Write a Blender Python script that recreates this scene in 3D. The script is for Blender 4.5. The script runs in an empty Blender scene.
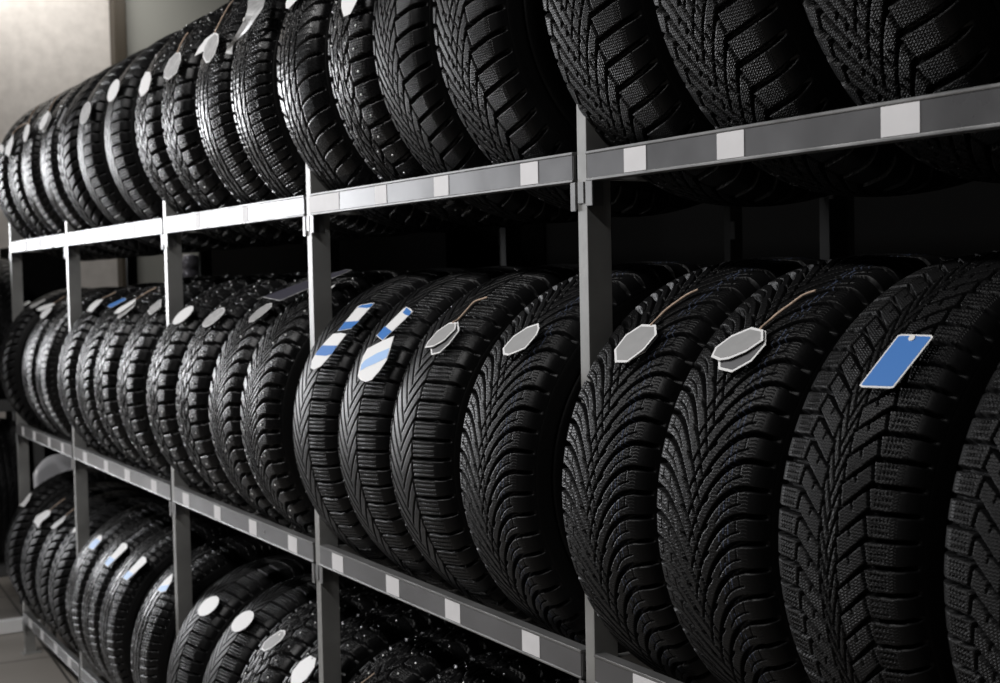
import bpy, math, random
import numpy as np
from mathutils import Vector, Matrix
random.seed(4)
sc = bpy.context.scene
C = sc.collection
PI = math.pi

# ------------------------------------------------------------------ camera
YAW, PITCH, ROLL, DIST, CAMZ = 0.52560603, 0.04647855, -0.0199326, 1.07566971, 1.446
FPX = 1389.0
CAM = np.array([0.0, -DIST, CAMZ])
FWD = np.array([-math.cos(YAW)*math.cos(PITCH), math.sin(YAW)*math.cos(PITCH), -math.sin(PITCH)])
_r = np.cross(FWD, [0, 0, 1.0]); _r /= np.linalg.norm(_r); _u = np.cross(_r, FWD)
RGT = math.cos(ROLL)*_r + math.sin(ROLL)*_u
UPV = -math.sin(ROLL)*_r + math.cos(ROLL)*_u

def proj(P):
    d = np.asarray(P, float) - CAM
    z = d @ FWD
    return 500 + FPX*(d @ RGT)/z, 341.5 - FPX*(d @ UPV)/z

def ray(px, py):
    d = FWD + RGT*(px-500)/FPX - UPV*(py-341.5)/FPX
    return d/np.linalg.norm(d)

cam = bpy.data.cameras.new('camera'); co = bpy.data.objects.new('camera', cam); C.objects.link(co)
M = Matrix(((RGT[0], UPV[0], -FWD[0], CAM[0]), (RGT[1], UPV[1], -FWD[1], CAM[1]), (RGT[2], UPV[2], -FWD[2], CAM[2]), (0, 0, 0, 1)))
co.matrix_world = M
cam.sensor_width = 36; cam.lens = 36*FPX/1000; cam.clip_start = 0.05; cam.clip_end = 60
cam.dof.use_dof = True; cam.dof.focus_distance = 1.85; cam.dof.aperture_fstop = 9.0
sc.camera = co

# ------------------------------------------------------------------ materials
def mat(name, col, rough=.5, metal=0., spec=.5, noise=None, bump=0., bscale=200.):
    m = bpy.data.materials.new(name); m.use_nodes = True
    nt = m.node_tree; b = nt.nodes['Principled BSDF']
    b.inputs['Base Color'].default_value = (*col, 1); b.inputs['Roughness'].default_value = rough
    b.inputs['Metallic'].default_value = metal; b.inputs['Specular IOR Level'].default_value = spec
    tc = nt.nodes.new('ShaderNodeTexCoord')
    if noise:
        sc_, lo, hi, rv = noise
        n = nt.nodes.new('ShaderNodeTexNoise'); n.inputs['Scale'].default_value = sc_; n.inputs['Detail'].default_value = 6
        nt.links.new(tc.outputs['Object'], n.inputs['Vector'])
        mr = nt.nodes.new('ShaderNodeMapRange'); mr.inputs['From Min'].default_value = .3; mr.inputs['From Max'].default_value = .7
        mr.inputs['To Min'].default_value = lo; mr.inputs['To Max'].default_value = hi
        nt.links.new(n.outputs['Fac'], mr.inputs['Value'])
        mx = nt.nodes.new('ShaderNodeMix'); mx.data_type = 'RGBA'; mx.blend_type = 'MULTIPLY'; mx.inputs['Factor'].default_value = 1
        mx.inputs['A'].default_value = (*col, 1); nt.links.new(mr.outputs['Result'], mx.inputs['B'])
        nt.links.new(mx.outputs['Result'], b.inputs['Base Color'])
        if rv:
            m2 = nt.nodes.new('ShaderNodeMapRange'); m2.inputs['From Min'].default_value = .3; m2.inputs['From Max'].default_value = .7
            m2.inputs['To Min'].default_value = rough-rv; m2.inputs['To Max'].default_value = rough+rv
            nt.links.new(n.outputs['Fac'], m2.inputs['Value']); nt.links.new(m2.outputs['Result'], b.inputs['Roughness'])
    if bump:
        n = nt.nodes.new('ShaderNodeTexNoise'); n.inputs['Scale'].default_value = bscale; n.inputs['Detail'].default_value = 4
        nt.links.new(tc.outputs['Object'], n.inputs['Vector'])
        bp = nt.nodes.new('ShaderNodeBump'); bp.inputs['Strength'].default_value = bump; bp.inputs['Distance'].default_value = .002
        nt.links.new(n.outputs['Fac'], bp.inputs['Height']); nt.links.new(bp.outputs['Normal'], b.inputs['Normal'])
    return m

RUB = (.0054, .0054, .0057)
def rubber_tread(name, sipe_len, zig_len, zig_amp, centre_w, centre_len, strength=.55, rough=.4, stripe=None, spec=.13):
    """rubber with fine zigzag sipes cut into the blocks, laid out on the tread's own metre-scaled UV"""
    m = mat(name, RUB, rough, 0, spec)
    nt = m.node_tree; b = nt.nodes['Principled BSDF']; L = nt.links.new
    def mth(op, a, bb=None, c=None):
        n = nt.nodes.new('ShaderNodeMath'); n.operation = op
        for i, v in enumerate((a, bb, c)):
            if v is None: continue
            if isinstance(v, (int, float)): n.inputs[i].default_value = v
            else: L(v, n.inputs[i])
        return n.outputs[0]
    uv = nt.nodes.new('ShaderNodeUVMap'); uv.uv_map = 'tread'
    sp = nt.nodes.new('ShaderNodeSeparateXYZ'); L(uv.outputs['UV'], sp.inputs[0])
    a, s = sp.outputs[0], sp.outputs[1]
    def lines(coord, other, lam, zl, za):
        zz = mth('PINGPONG', mth('DIVIDE', other, zl), 1.0)
        ph = mth('ADD', mth('DIVIDE', coord, lam), mth('MULTIPLY', zz, za))
        tri = mth('PINGPONG', ph, .5)                       # 0 .. .5
        return mth('SMOOTH_MIN', mth('MULTIPLY', tri, 4.0), 1.0, .3)
    sh = lines(s, a, sipe_len, zig_len, zig_amp)
    ce = lines(a, s, centre_len, zig_len, zig_amp) if centre_w > 0 else sh
    absa = mth('ABSOLUTE', a)
    k = mth('GREATER_THAN', absa, max(centre_w, .0001))
    mixv = mth('ADD', mth('MULTIPLY', sh, k), mth('MULTIPLY', ce, mth('SUBTRACT', 1.0, k)))
    edge = mth('LESS_THAN', absa, .088)
    hgt = mth('ADD', mth('MULTIPLY', mixv, edge), mth('SUBTRACT', 1.0, edge))
    bp = nt.nodes.new('ShaderNodeBump'); bp.inputs['Strength'].default_value = strength; bp.inputs['Distance'].default_value = .0007
    L(hgt, bp.inputs['Height'])
    n = nt.nodes.new('ShaderNodeTexNoise'); n.inputs['Scale'].default_value = 260; n.inputs['Detail'].default_value = 5
    tc = nt.nodes.new('ShaderNodeTexCoord'); L(tc.outputs['Object'], n.inputs['Vector'])
    b2 = nt.nodes.new('ShaderNodeBump'); b2.inputs['Strength'].default_value = .25; b2.inputs['Distance'].default_value = .001
    L(n.outputs['Fac'], b2.inputs['Height']); L(bp.outputs['Normal'], b2.inputs['Normal']); L(b2.outputs['Normal'], b.inputs['Normal'])
    mr = nt.nodes.new('ShaderNodeMapRange'); mr.inputs['To Min'].default_value = rough-.08; mr.inputs['To Max'].default_value = rough+.12
    L(n.outputs['Fac'], mr.inputs['Value']); L(mr.outputs['Result'], b.inputs['Roughness'])
    if stripe:                                             # thin painted maker's lines running round the tread
        mask = None
        for pos, w in stripe:
            q = mth('LESS_THAN', mth('ABSOLUTE', mth('SUBTRACT', a, pos)), w)
            mask = q if mask is None else mth('MAXIMUM', mask, q)
        n3 = nt.nodes.new('ShaderNodeTexNoise'); n3.inputs['Scale'].default_value = 90; n3.inputs['Detail'].default_value = 3
        L(tc.outputs['Object'], n3.inputs['Vector'])
        mask = mth('MULTIPLY', mask, mth('GREATER_THAN', n3.outputs['Fac'], .47))
        mx = nt.nodes.new('ShaderNodeMix'); mx.data_type = 'RGBA'
        mx.inputs['A'].default_value = (*RUB, 1); mx.inputs['B'].default_value = (.06, .075, .12, 1)
        L(mask, mx.inputs['Factor']); L(mx.outputs['Result'], b.inputs['Base Color'])
    return m

m_side = mat('sidewall_rubber', (.003, .003, .0031), .5, 0, .15, None, .2, 300)
m_liner = mat('inner_rubber', (.003, .003, .003), .6, 0, .1)
m_stud = mat('stud_steel', (.6, .6, .6), .35, .9)
m_zinc = mat('galvanised_steel', (.27, .27, .27), .42, .75, .5, (14, .72, 1.1, .08), .05, 60)
m_post = mat('grey_painted_steel', (.36, .36, .35), .5, .35, .5, (9, .85, 1.08, .05), .05, 80)
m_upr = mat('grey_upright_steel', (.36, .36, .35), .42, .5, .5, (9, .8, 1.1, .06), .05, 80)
m_rear = mat('shade_toned_steel', (.06, .06, .06), .7, .2)  # steel darkened in colour for parts that stand in shade
m_beam = mat('dark_beam_steel', (.16, .16, .16), .5, .5, .5, (12, .8, 1.1, .05))
m_sticker = mat('white_sticker_paper', (.74, .73, .74), .55, 0, .4, (30, .93, 1.0, 0))
m_strip = mat('clear_label_strip', (.14, .14, .145), .32, .4, .5, (7, .8, 1.15, .05), .04, 30)
m_card = mat('white_card', (.82, .82, .82), .5, 0, .4)
m_grey = mat('grey_print', (.33, .33, .33), .5, 0, .4, (60, .93, 1.03, 0))
m_dgrey = mat('dark_grey_print', (.12, .12, .125), .5, 0, .4)
m_lgrey = mat('silver_print', (.5, .5, .5), .42, .1, .5, (60, .7, 1.1, 0))
m_blue = mat('blue_print', (.05, .20, .56), .45, 0, .4)
m_pblue = mat('pale_blue_print', (.35, .55, .88), .45, 0, .4)
m_navy = mat('dark_violet_plastic', (.05, .048, .065), .35, 0, .5)
m_string = mat('jute_twine', (.62, .47, .36), .8, 0, .2, (400, .6, 1.2, 0))
m_eyelet = mat('white_plastic', (.85, .83, .8), .4)
m_black = mat('stand_in_black', (.004, .004, .004), .9, 0, .03)  # for added blocks standing in where only darkness shows

# ------------------------------------------------------------------ helpers
def link(name, me, parent=None, m=None):
    o = bpy.data.objects.new(name, me); C.objects.link(o)
    if parent is not None: o.parent = parent
    if m is not None:
        me.materials.clear(); me.materials.append(m)
    return o

def tag_props(o, label=None, cat=None, group=None, kind=None):
    if label: o['label'] = label
    if cat: o['category'] = cat
    if group: o['group'] = group
    if kind: o['kind'] = kind
    return o

def empty(name, loc=(0, 0, 0)):
    o = bpy.data.objects.new(name, None); C.objects.link(o); o.location = loc; o.empty_display_size = .05
    return o

def mesh_py(name, V, F, smooth=False):
    me = bpy.data.meshes.new(name); me.from_pydata([tuple(map(float, v)) for v in V], [], F); me.validate(); me.update()
    if smooth: me.polygons.foreach_set('use_smooth', [True]*len(me.polygons))
    return me

def grid_mesh(name, P, closed_u=True, closed_v=False, uv=None, flip=False):
    """P: (nu, nv, 3) array -> smooth quad mesh"""
    nu, nv = P.shape[:2]
    iu = np.arange(nu if closed_u else nu-1); iv = np.arange(nv if closed_v else nv-1)
    I, J = np.meshgrid(iu, iv, indexing='ij'); I2 = (I+1) % nu; J2 = (J+1) % nv
    q = np.stack([I*nv+J, I2*nv+J, I2*nv+J2, I*nv+J2], -1).reshape(-1, 4)
    if flip: q = q[:, ::-1]
    n = len(q)
    me = bpy.data.meshes.new(name)
    me.vertices.add(nu*nv); me.vertices.foreach_set('co', P.reshape(-1).astype(np.float32))
    me.loops.add(n*4); me.loops.foreach_set('vertex_index', q.reshape(-1).astype(np.int32))
    me.polygons.add(n); me.polygons.foreach_set('loop_start', np.arange(0, n*4, 4, dtype=np.int32))
    try: me.polygons.foreach_set('loop_total', np.full(n, 4, dtype=np.int32))
    except Exception: pass
    me.polygons.foreach_set('use_smooth', np.ones(n, dtype=bool))
    if uv is not None:
        U, S, per = uv
        lay = me.uv_layers.new(name='tread')
        u = np.stack([np.stack([U[j % nv], (S[i] + 0*j)], -1) for i, j in ((I, J), (I+0, J))][:1], 0)[0]
        a4 = np.stack([U[J], U[J], U[J2], U[J2]], -1); 
        Sx = np.concatenate([S, [per]])
        s4 = np.stack([Sx[I], Sx[I+1], Sx[I+1], Sx[I]], -1)
        if flip: a4 = a4[..., ::-1]; s4 = s4[..., ::-1]
        lay.data.foreach_set('uv', np.stack([a4, s4], -1).reshape(-1).astype(np.float32))
    me.update(calc_edges=True)
    return me

def extrude_x(name, prof, x0, x1):
    """closed (y,z) profile swept along x"""
    n = len(prof); V = [(x0, y, z) for y, z in prof]+[(x1, y, z) for y, z in prof]
    F = [[i, (i+1) % n, n+(i+1) % n, n+i] for i in range(n)]
    F += [list(range(n))[::-1], list(range(n, 2*n))]
    return mesh_py(name, V, F)

def extrude_gen(name, prof, A, B):
    """profile (list of 3d offsets) swept from point A to B"""
    n = len(prof); A = np.array(A, float); B = np.array(B, float)
    V = [A+np.array(p) for p in prof]+[B+np.array(p) for p in prof]
    F = [[i, (i+1) % n, n+(i+1) % n, n+i] for i in range(n)]+[list(range(n))[::-1], list(range(n, 2*n))]
    return mesh_py(name, V, F)

def bevel(me, w, seg=2):
    import bmesh
    bm = bmesh.new(); bm.from_mesh(me); bmesh.ops.recalc_face_normals(bm, faces=bm.faces)
    bmesh.ops.bevel(bm, geom=bm.edges[:], offset=w, segments=seg, affect='EDGES', clamp_overlap=True)
    bm.to_mesh(me); bm.free(); return me

def fixn(me):
    import bmesh
    bm = bmesh.new(); bm.from_mesh(me); bmesh.ops.recalc_face_normals(bm, faces=bm.faces); bm.to_mesh(me); bm.free(); return me

def boxmesh(name, x0, x1, y0, y1, z0, z1, bv=0):
    V = [(x, y, z) for x in (x0, x1) for y in (y0, y1) for z in (z0, z1)]
    F = [(0, 1, 3, 2), (4, 6, 7, 5), (0, 4, 5, 1), (2, 3, 7, 6), (0, 2, 6, 4), (1, 5, 7, 3)]
    me = mesh_py(name, V, F)
    return bevel(me, bv) if bv else fixn(me)

def boxes(name, lst, bv=0):
    V = []; F = []
    for x0, x1, y0, y1, z0, z1 in lst:
        k = len(V)
        V += [(x, y, z) for x in (x0, x1) for y in (y0, y1) for z in (z0, z1)]
        F += [tuple(k+i for i in f) for f in ((0, 1, 3, 2), (4, 6, 7, 5), (0, 4, 5, 1), (2, 3, 7, 6), (0, 2, 6, 4), (1, 5, 7, 3))]
    me = mesh_py(name, V, F)
    return bevel(me, bv) if bv else fixn(me)

def tube(name, pts, r, n=8):
    pts = [np.array(p, float) for p in pts]; V = []; F = []
    for i, p in enumerate(pts):
        t = pts[min(i+1, len(pts)-1)]-pts[max(i-1, 0)]; t /= np.linalg.norm(t)
        a = np.cross(t, [0.3, 0.2, 1]); a /= np.linalg.norm(a); b = np.cross(t, a)
        for k in range(n):
            w = 2*PI*k/n; V.append(p+r*(math.cos(w)*a+math.sin(w)*b))
    for i in range(len(pts)-1):
        for k in range(n): F.append([i*n+k, i*n+(k+1) % n, (i+1)*n+(k+1) % n, (i+1)*n+k])
    F += [list(range(n))[::-1], [(len(pts)-1)*n+k for k in range(n)]]
    return fixn(mesh_py(name, V, F, True))

# ------------------------------------------------------------------ tyre treads
R0 = .317
def sst(e0, e1, x):
    t = np.clip((x-e0)/(e1-e0), 0, 1); return t*t*(3-2*t)
def cut(d, w, soft=.0013):
    return 1-sst(w/2-soft/2, w/2+soft/2, d)
def wrap(x, P): return x-P*np.round(x/P)
def sweep(A, S, P, g, w, lo, hi, off=0., soft=.0013, side=1, end=.002):
    """repeating groove s = g(a); lo<a<hi on the given side, width w (number or function)"""
    a = side*A
    e = 1e-4; sl = (g(a+e)-g(a-e))/(2*e)
    d = np.abs(wrap(S-off-g(a), P))/np.sqrt(1+sl*sl)
    ww = w(a) if callable(w) else w
    ww = ww*sst(lo-end, lo+end, a)*(1-sst(hi-end, hi+end, a))
    return cut(d, ww, soft)*(ww > .0004)
def ring(A, S, pos, w, P=None, amp=0., off=0., saw=False, soft=.0013):
    p = pos
    sl = 0
    if P:
        ph = ((S-off)/P) % 1.0
        if saw: p = pos+amp*(ph-.5); sl = amp/P
        else: p = pos+amp*(2*np.abs(2*ph-1)-1); sl = 4*amp/P
    return cut(np.abs(A-p)/np.sqrt(1+sl*sl), w, soft)
mx = lambda *a: np.maximum.reduce(a)

def k_swoop(A, S, P):
    g = lambda a: -.085*np.clip(1-a/.088, 0, 2)**2.1
    w = lambda a: .0028+.0034*sst(.0, .05, a)
    g2 = lambda a: -.085*np.clip(1-a/.088, 0, 2)**2.1 + .006
    o = []
    for sd, of in ((1, 0), (-1, P*.5)):
        o.append(sweep(A, S, P, g, w, -.012, .13, of, side=sd))
        o.append(sweep(A, S, P, lambda a: g(a)+.0125*np.clip(a/.05, 0, 1)+.0015, .0011, .040, .078, of, side=sd, soft=.001)*.6)
        o.append(sweep(A, S, P, lambda a: .9*(a-.03)-.05, .0022, .006, .026, of+.004, side=sd))
        o.append(ring(A, S, sd*.054, .0011, soft=.001)*.35*((((S-of-g(np.abs(A)))/P) % 1) > .5))
        o.append(ring(A, S, sd*.072, .0011, soft=.001)*.35*((((S-of-g(np.abs(A)))/P) % 1) > .4))
    return .0088*mx(*o)
def k_herring(A, S, P):
    A = A+.024
    g = lambda a: 1.35*a
    o = [sweep(A, S, P, g, .0036, -.001, .040, 0, side=1), sweep(A, S, P, g, .0036, -.001, .050, P*.5, side=-1)]
    o.append(ring(A, S, .0425, .0046, P, .0022, 0, True))
    o.append(ring(A, S, -.0525, .0040, P, .0018, 0, True))
    for sd, of, kn in ((1, 0, .040), (-1, P*.5, .050)):
        gg = lambda a: 1.35*kn+.05*(a-kn)
        o.append(sweep(A, S, P, gg, lambda a: .0036+.0018*sst(kn, .08, a), kn+.002, .16, of, side=sd))
        for q in (.26, .5, .74):
            o.append(sweep(A, S, P, lambda a: gg(a)+.0006*np.sin(a*900), .0013, kn+.006, kn+.066, of+P*q, side=sd, soft=.001)*.3)
    return .0085*mx(*o)
def k_arctic(A, S, P):
    o = []
    for sd, of in ((1, 0), (-1, P*.5)):
        g = lambda a: np.where(a > .050, .06*(a-.050), np.where(a > .012, .80*(a-.050), .80*(.012-.050)+3.2*(a-.012)))
        o.append(sweep(A, S, P, g, lambda a: .0018+.0030*sst(.008, .05, a), -.002, .13, of, side=sd))
        # steep joint that splits the intermediate block from the shoulder block
        o.append(ring(A, S, sd*.0505, .0034, P, -.006*sd, of, True))
        o.append(ring(A, S, sd*.0125, .0020, P, -.003*sd, of, True))
        o.append(ring(A, S, sd*.031, .0016, P, -.005*sd, of+.4*P, True)*(((S-of)/P) % 1 < .55))
        # rows of pin holes near the shoulder
        for q in (.28, .5, .74):
            gg = lambda a: g(a)+q*P
            da = wrap(A-sd*.060, .0045); db = wrap(S-of-gg(sd*A), P)
            o.append((1-sst(.0007, .0013, np.sqrt(da*da+db*db)))*.5*(sd*A > .0565)*(sd*A < .079))
    return .0085*mx(*o)
def k_vblock(A, S, P):
    o = []
    A = A+.012
    for sd, of in ((1, 0), (-1, P*.5)):
        kn = .045 if sd > 0 else .055
        g = lambda a: np.where(a > kn, .25*(a-kn), 1.35*(a-kn)-6.0*np.clip(a-kn, -1, 0)**2)
        o.append(sweep(A, S, P, g, lambda a: .0026+.0040*sst(.02, .055, a), -.010, .16, of, side=sd))
        o.append(ring(A, S, sd*(kn+.001), .0044, P, -.009*sd, of, True))
        o.append(ring(A, S, sd*.021, .0026, P, -.014*sd, of+.4*P, True)*(((S-of)/P) % 1 < .6))
    return .0092*mx(*o)
def k_studchev(A, S, P):
    o = []
    A = A+.002
    for sd, of in ((1, 0), (-1, P*.5)):
        g = lambda a: -.062*np.clip(1-a/.078, 0, 2)**1.6
        o.append(sweep(A, S, P, g, lambda a: .0028+.0052*sst(.02, .07, a), -.008, .13, of, side=sd))
        o.append(sweep(A, S, P, lambda a: g(a)+P*.5, .0022, .004, .034, of, side=sd))
        o.append(ring(A, S, sd*.040, .0028, P, -.010*sd, of+.012, True)*(((S-of)/P+.3) % 1 < .75))
    return .0098*mx(*o)
def k_studblock(A, S, P):
    o = []
    o.append(ring(A, S, .036, .0056, P, .0045, 0))
    o.append(ring(A, S, -.062, .0050, P, .0035, P*.5))
    o.append(sweep(A, S, P, lambda a: .10*(a-.04), lambda a: .0062+.003*sst(.05, .09, a), .036, .13, 0))
    o.append(sweep(A, S, P, lambda a: .10*(a-.06), .0065, .062, .13, P*.5, side=-1))
    # angular centre band: long blocks divided by slanting cuts and broken lengthwise channels
    o.append(ring(A, S, .010, .0046, P*2, .0040, .2*P))
    o.append(ring(A, S, -.017, .0046, P*2, .0040, 1.1*P))
    o.append(ring(A, S, -.041, .0040, P*2, .0034, .6*P))
    o.append(sweep(A-.023, S, P, lambda a: .9*a, .0042, -.014, .014, .45*P))
    o.append(sweep(A+.004, S, P*2, lambda a: -1.1*a, .0042, -.014, .014, .2*P))
    o.append(sweep(A+.029, S, P*2, lambda a: 1.1*a, .0042, -.013, .013, 1.3*P))
    o.append(sweep(A+.052, S, P, lambda a: -.7*a, .0040, -.011, .011, .1*P))
    for c, q in ((.023, 0), (-.004, .7), (-.029, .2)):
        o.append(ring(A, S, c, .0016)*((((S-q*P)/P) % 1) < .6)*.6)
    return .0090*mx(*o)
def k_ribzig(A, S, P):
    o = []
    for q, pos in enumerate((-.050, -.024, .002, .030)):
        o.append(ring(A, S, pos, .0080, P, .0040, q*.3*P, True))
    for sd, of, st in ((1, 0, .034), (-1, P*.5, .047)):
        o.append(sweep(A, S, P, lambda a: .02*np.clip((a-st)/.05, 0, 2)**.6, lambda a: .0026+.003*sst(.05, .09, a), st, .13, of, side=sd))
    for pos, of in ((-.033, 0), (-.007, .4*P), (.02, .7*P)):
        d = sweep(A-pos, S, P, lambda a: 1.6*a, .0014, -.008, .008, of)
        o.append(d*.7)
    return .0078*mx(*o)
def k_ribsummer(A, S, P):
    o = [ring(A, S, p, w) for p, w in ((-.056, .0070), (-.032, .0085), (-.004, .0085), (.025, .0085))]
    for sd, of, st in ((1, 0, .028), (-1, P*.5, .062)):
        o.append(sweep(A, S, P, lambda a: -.0+.12*(a-st), lambda a: .0022+.0018*sst(.04, .09, a), st, .13, of, side=sd))
    o.append(sweep(A-.010, S, P*2, lambda a: 3.0*a, .0020, -.010, .010, 0))
    o.append(sweep(A+.012, S, P*2, lambda a: 1.3*a, .0013, -.013, .002, .3*P)*.7)
    o.append(sweep(A+.040, S, P*2, lambda a: 1.3*a, .0013, -.012, .004, .7*P)*.7)
    for pos in (-.064, -.042):
        da = A-pos; db = wrap(S, P); o.append((1-sst(.0010, .0018, np.sqrt(da*da+.25*db*db)))*.6)
    for q in (.33, .66):
        o.append(sweep(A, S, P, lambda a: .12*(a-.035), .0009, .037, .074, q*P, soft=.001)*.4)
    return .0072*mx(*o)
def k_lug(A, S, P):
    o = []
    for sd, of in ((1, 0), (-1, P*.5)):
        o.append(sweep(A, S, P, lambda a: .35*(a-.03), lambda a: .004+.004*sst(.03, .08, a), .026, .13, of, side=sd))
        o.append(ring(A, S, sd*.027, .0045, P, .003, of))
        o.append(sweep(A, S, P, lambda a: .9*a, .0026, .0, .024, of, side=sd))
    return .0088*mx(*o)

# profile across the tread: arc length -> (x, drop, normal)
def tread_profile(nv, half=.1165):
    a = np.linspace(-half, half, nv)
    fine = np.linspace(0, half, 800); da = fine[1]-fine[0]
    kap = np.where(fine < .078, 1/.52, 1/.028); th = np.clip(np.cumsum(kap)*da, 0, math.radians(72))
    x = np.cumsum(np.cos(th))*da; dr = np.cumsum(np.sin(th))*da
    sg = np.sign(a); aa = np.abs(a)
    X = sg*np.interp(aa, fine, x); D = np.interp(aa, fine, dr); T = sg*np.interp(aa, fine, th)
    return a, X, D, T

def make_tread(name, fn, npitch, nu, nv, m, R=R0):
    a, X, D, T = tread_profile(nv)
    P = 2*PI*R/npitch
    S = np.arange(nu)*2*PI*R/nu
    AA, SS = np.meshgrid(a, S)
    dep = 1.3*fn(AA, SS, P)*(1-sst(.104, .1155, np.abs(AA)))*1.0
    phi = SS/R
    r = (R-D)[None, :]-dep*np.cos(T)[None, :]
    x = X[None, :]-dep*np.sin(T)[None, :]
    Pn = np.stack([x+0*r, -r*np.cos(phi), r*np.sin(phi)], -1)
    me = grid_mesh(name, Pn, True, False, (a, S, 2*PI*R), flip=False)
    me.materials.append(m)
    return me, (X[-1], R-D[-1], P)

def lathe_x(name, prof, m, n=144, closed=False):
    phi = np.arange(n)*2*PI/n
    pr = np.array(prof)
    Pn = np.stack([np.broadcast_to(pr[:, 0], (n, len(pr))), -pr[None, :, 1]*np.cos(phi)[:, None], pr[None, :, 1]*np.sin(phi)[:, None]], -1)
    me = grid_mesh(name, Pn, True, closed); me.materials.append(m); return me

def curve_pts(pts, sub=5):
    """Catmull-Rom through the points"""
    P = [np.array(p, float) for p in pts]; out = []
    for i in range(len(P)-1):
        p0 = P[max(i-1, 0)]; p1 = P[i]; p2 = P[i+1]; p3 = P[min(i+2, len(P)-1)]
        for k in range(sub):
            t = k/sub
            out.append(.5*((2*p1)+(-p0+p2)*t+(2*p0-5*p1+4*p2-p3)*t*t+(-p0+3*p1-3*p2+p3)*t**3))
    out.append(P[-1]); return out

a_, X_, D_, T_ = tread_profile(101)
xe, re = X_[-1], R0-D_[-1]
# sidewall outline: from tread edge, out to the widest point, in to the bead (rings moulded on it)
side_prof = curve_pts([(xe-.004, re+.0008), (xe, re-.001), (xe+.004, .272), (xe+.0065, .262), (xe+.0045, .2585), (xe+.0075, .2545), (xe+.0085, .244), (xe+.006, .232),
                       (xe+.0045, .2295), (xe+.0045, .2270), (xe-.001, .222), (xe-.0045, .2165), (xe-.006, .2135), (xe-.009, .2045), (xe-.015, .2025), (xe-.022, .2045)], 4)
side_R = lathe_x('sidewall', side_prof, m_side)
side_L = lathe_x('sidewall', [(-x, r) for x, r in side_prof][::-1], m_side)
lin = curve_pts([(xe-.021, .2045), (xe-.019, .215), (xe-.010, .228), (xe-.004, .245), (xe-.006, .265), (xe-.016, .287), (xe-.035, .298), (.03, .303), (0, .304)], 4)
lin = lin+[(-p[0], p[1]) for p in lin[::-1][1:]]
liner = lathe_x('inner_liner', [(p[0], p[1]) for p in lin][::-1], m_liner, 96)

mt = dict(
    swoop=rubber_tread('rubber_swoop', .0042, .006, .35, .0, .003, .5, .38, [(.052, .0007), (.060, .0006), (.045, .0005)]),
    herring=rubber_tread('rubber_herring', .0036, .004, .4, .0, .003, .35, .32, None, .14),
    arctic=rubber_tread('rubber_arctic', .0034, .0025, .45, .011, .0034, .8, .42),
    vblock=rubber_tread('rubber_vblock', .0036, .0022, .5, .0, .003, 1.0, .38, None, .16),
    stud=rubber_tread('rubber_studded', .0045, .003, .3, .03, .0045, .5, .27, None, .17),
    rib=rubber_tread('rubber_rib', .011, .01, .1, .0, .003, .35, .26, None, .19),
    lug=rubber_tread('rubber_lug', .0045, .003, .3, .0, .0045, .4, .38))
KIND = {}
for nm, fn, npi, nu, nv, m in (
        ('swoop', k_swoop, 62, 1760, 190, mt['swoop']), ('herring', k_herring, 62, 1560, 170, mt['herring']),
        ('arctic', k_arctic, 72, 1760, 200, mt['arctic']), ('vblock', k_vblock, 58, 1500, 170, mt['vblock']),
        ('studchev', k_studchev, 60, 1080, 116, mt['stud']), ('studblock', k_studblock, 50, 1100, 120, mt['stud']),
        ('ribzig', k_ribzig, 56, 1080, 190, mt['rib']), ('ribsummer', k_ribsummer, 84, 1260, 190, mt['rib']),
        ('lug', k_lug, 58, 900, 90, mt['lug'])):
    KIND[nm] = make_tread('tread', fn, npi, nu, nv, m)
# stud pin
sv = []; sf = []
for r, h in ((.0024, -.002), (.0024, .0004), (.0021, .0008), (.0013, .0009), (.0011, .0018), (.0007, .0020)):
    for k in range(10): sv.append((r*math.cos(2*PI*k/10), r*math.sin(2*PI*k/10), h))
for i in range(5):
    for k in range(10): sf.append([i*10+k, i*10+(k+1) % 10, (i+1)*10+(k+1) % 10, (i+1)*10+k])
sf.append([50+k for k in range(10)])
stud_me = mesh_py('stud', sv, sf, True); stud_me.materials.append(m_stud)
def stud_spots(kind):
    P = 2*PI*R0/(60 if kind == 'studchev' else 50); out = []
    n = 60 if kind == 'studchev' else 50
    for i in range(n):
        s = (i+.5)*P; ph = s/R0
        ph = (ph+PI) % (2*PI)-PI
        if not (-1.15 < ph < 1.75): continue
        if kind == 'studchev':
            if i % 2 == 0: out.append((.060, s-.004))
            if i % 2 == 1: out.append((-.058, s+P*.5))
            if i % 4 == 1: out.append((.024, s+.006))
        else:
            out.append((.058, s)) if i % 2 == 0 else out.append((.066, s))
            if i % 2 == 0: out.append((-.052, s+P*.5))
            if i % 3 == 0: out.append((.024, s+.014))
            if i % 3 == 1: out.append((-.030, s+.010))
    return out
STUDS = {k: stud_spots(k) for k in ('studchev', 'studblock')}
fa, fX, fD, fT = tread_profile(401)

# ------------------------------------------------------------------ rack dimensions
POST = [-1.62973022, -2.61973022, -3.602261, -4.70780838, -5.64584, -.40]   # left edges of the uprights, last one is off to the right
PW, PD = .023, .040
HT, HM, HB = 1.6187, .9125, .1690
HBM = .042
BACK = .45
YC = .245; YS = .212
TZ = math.sqrt(R0*R0-YS*YS)

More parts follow.
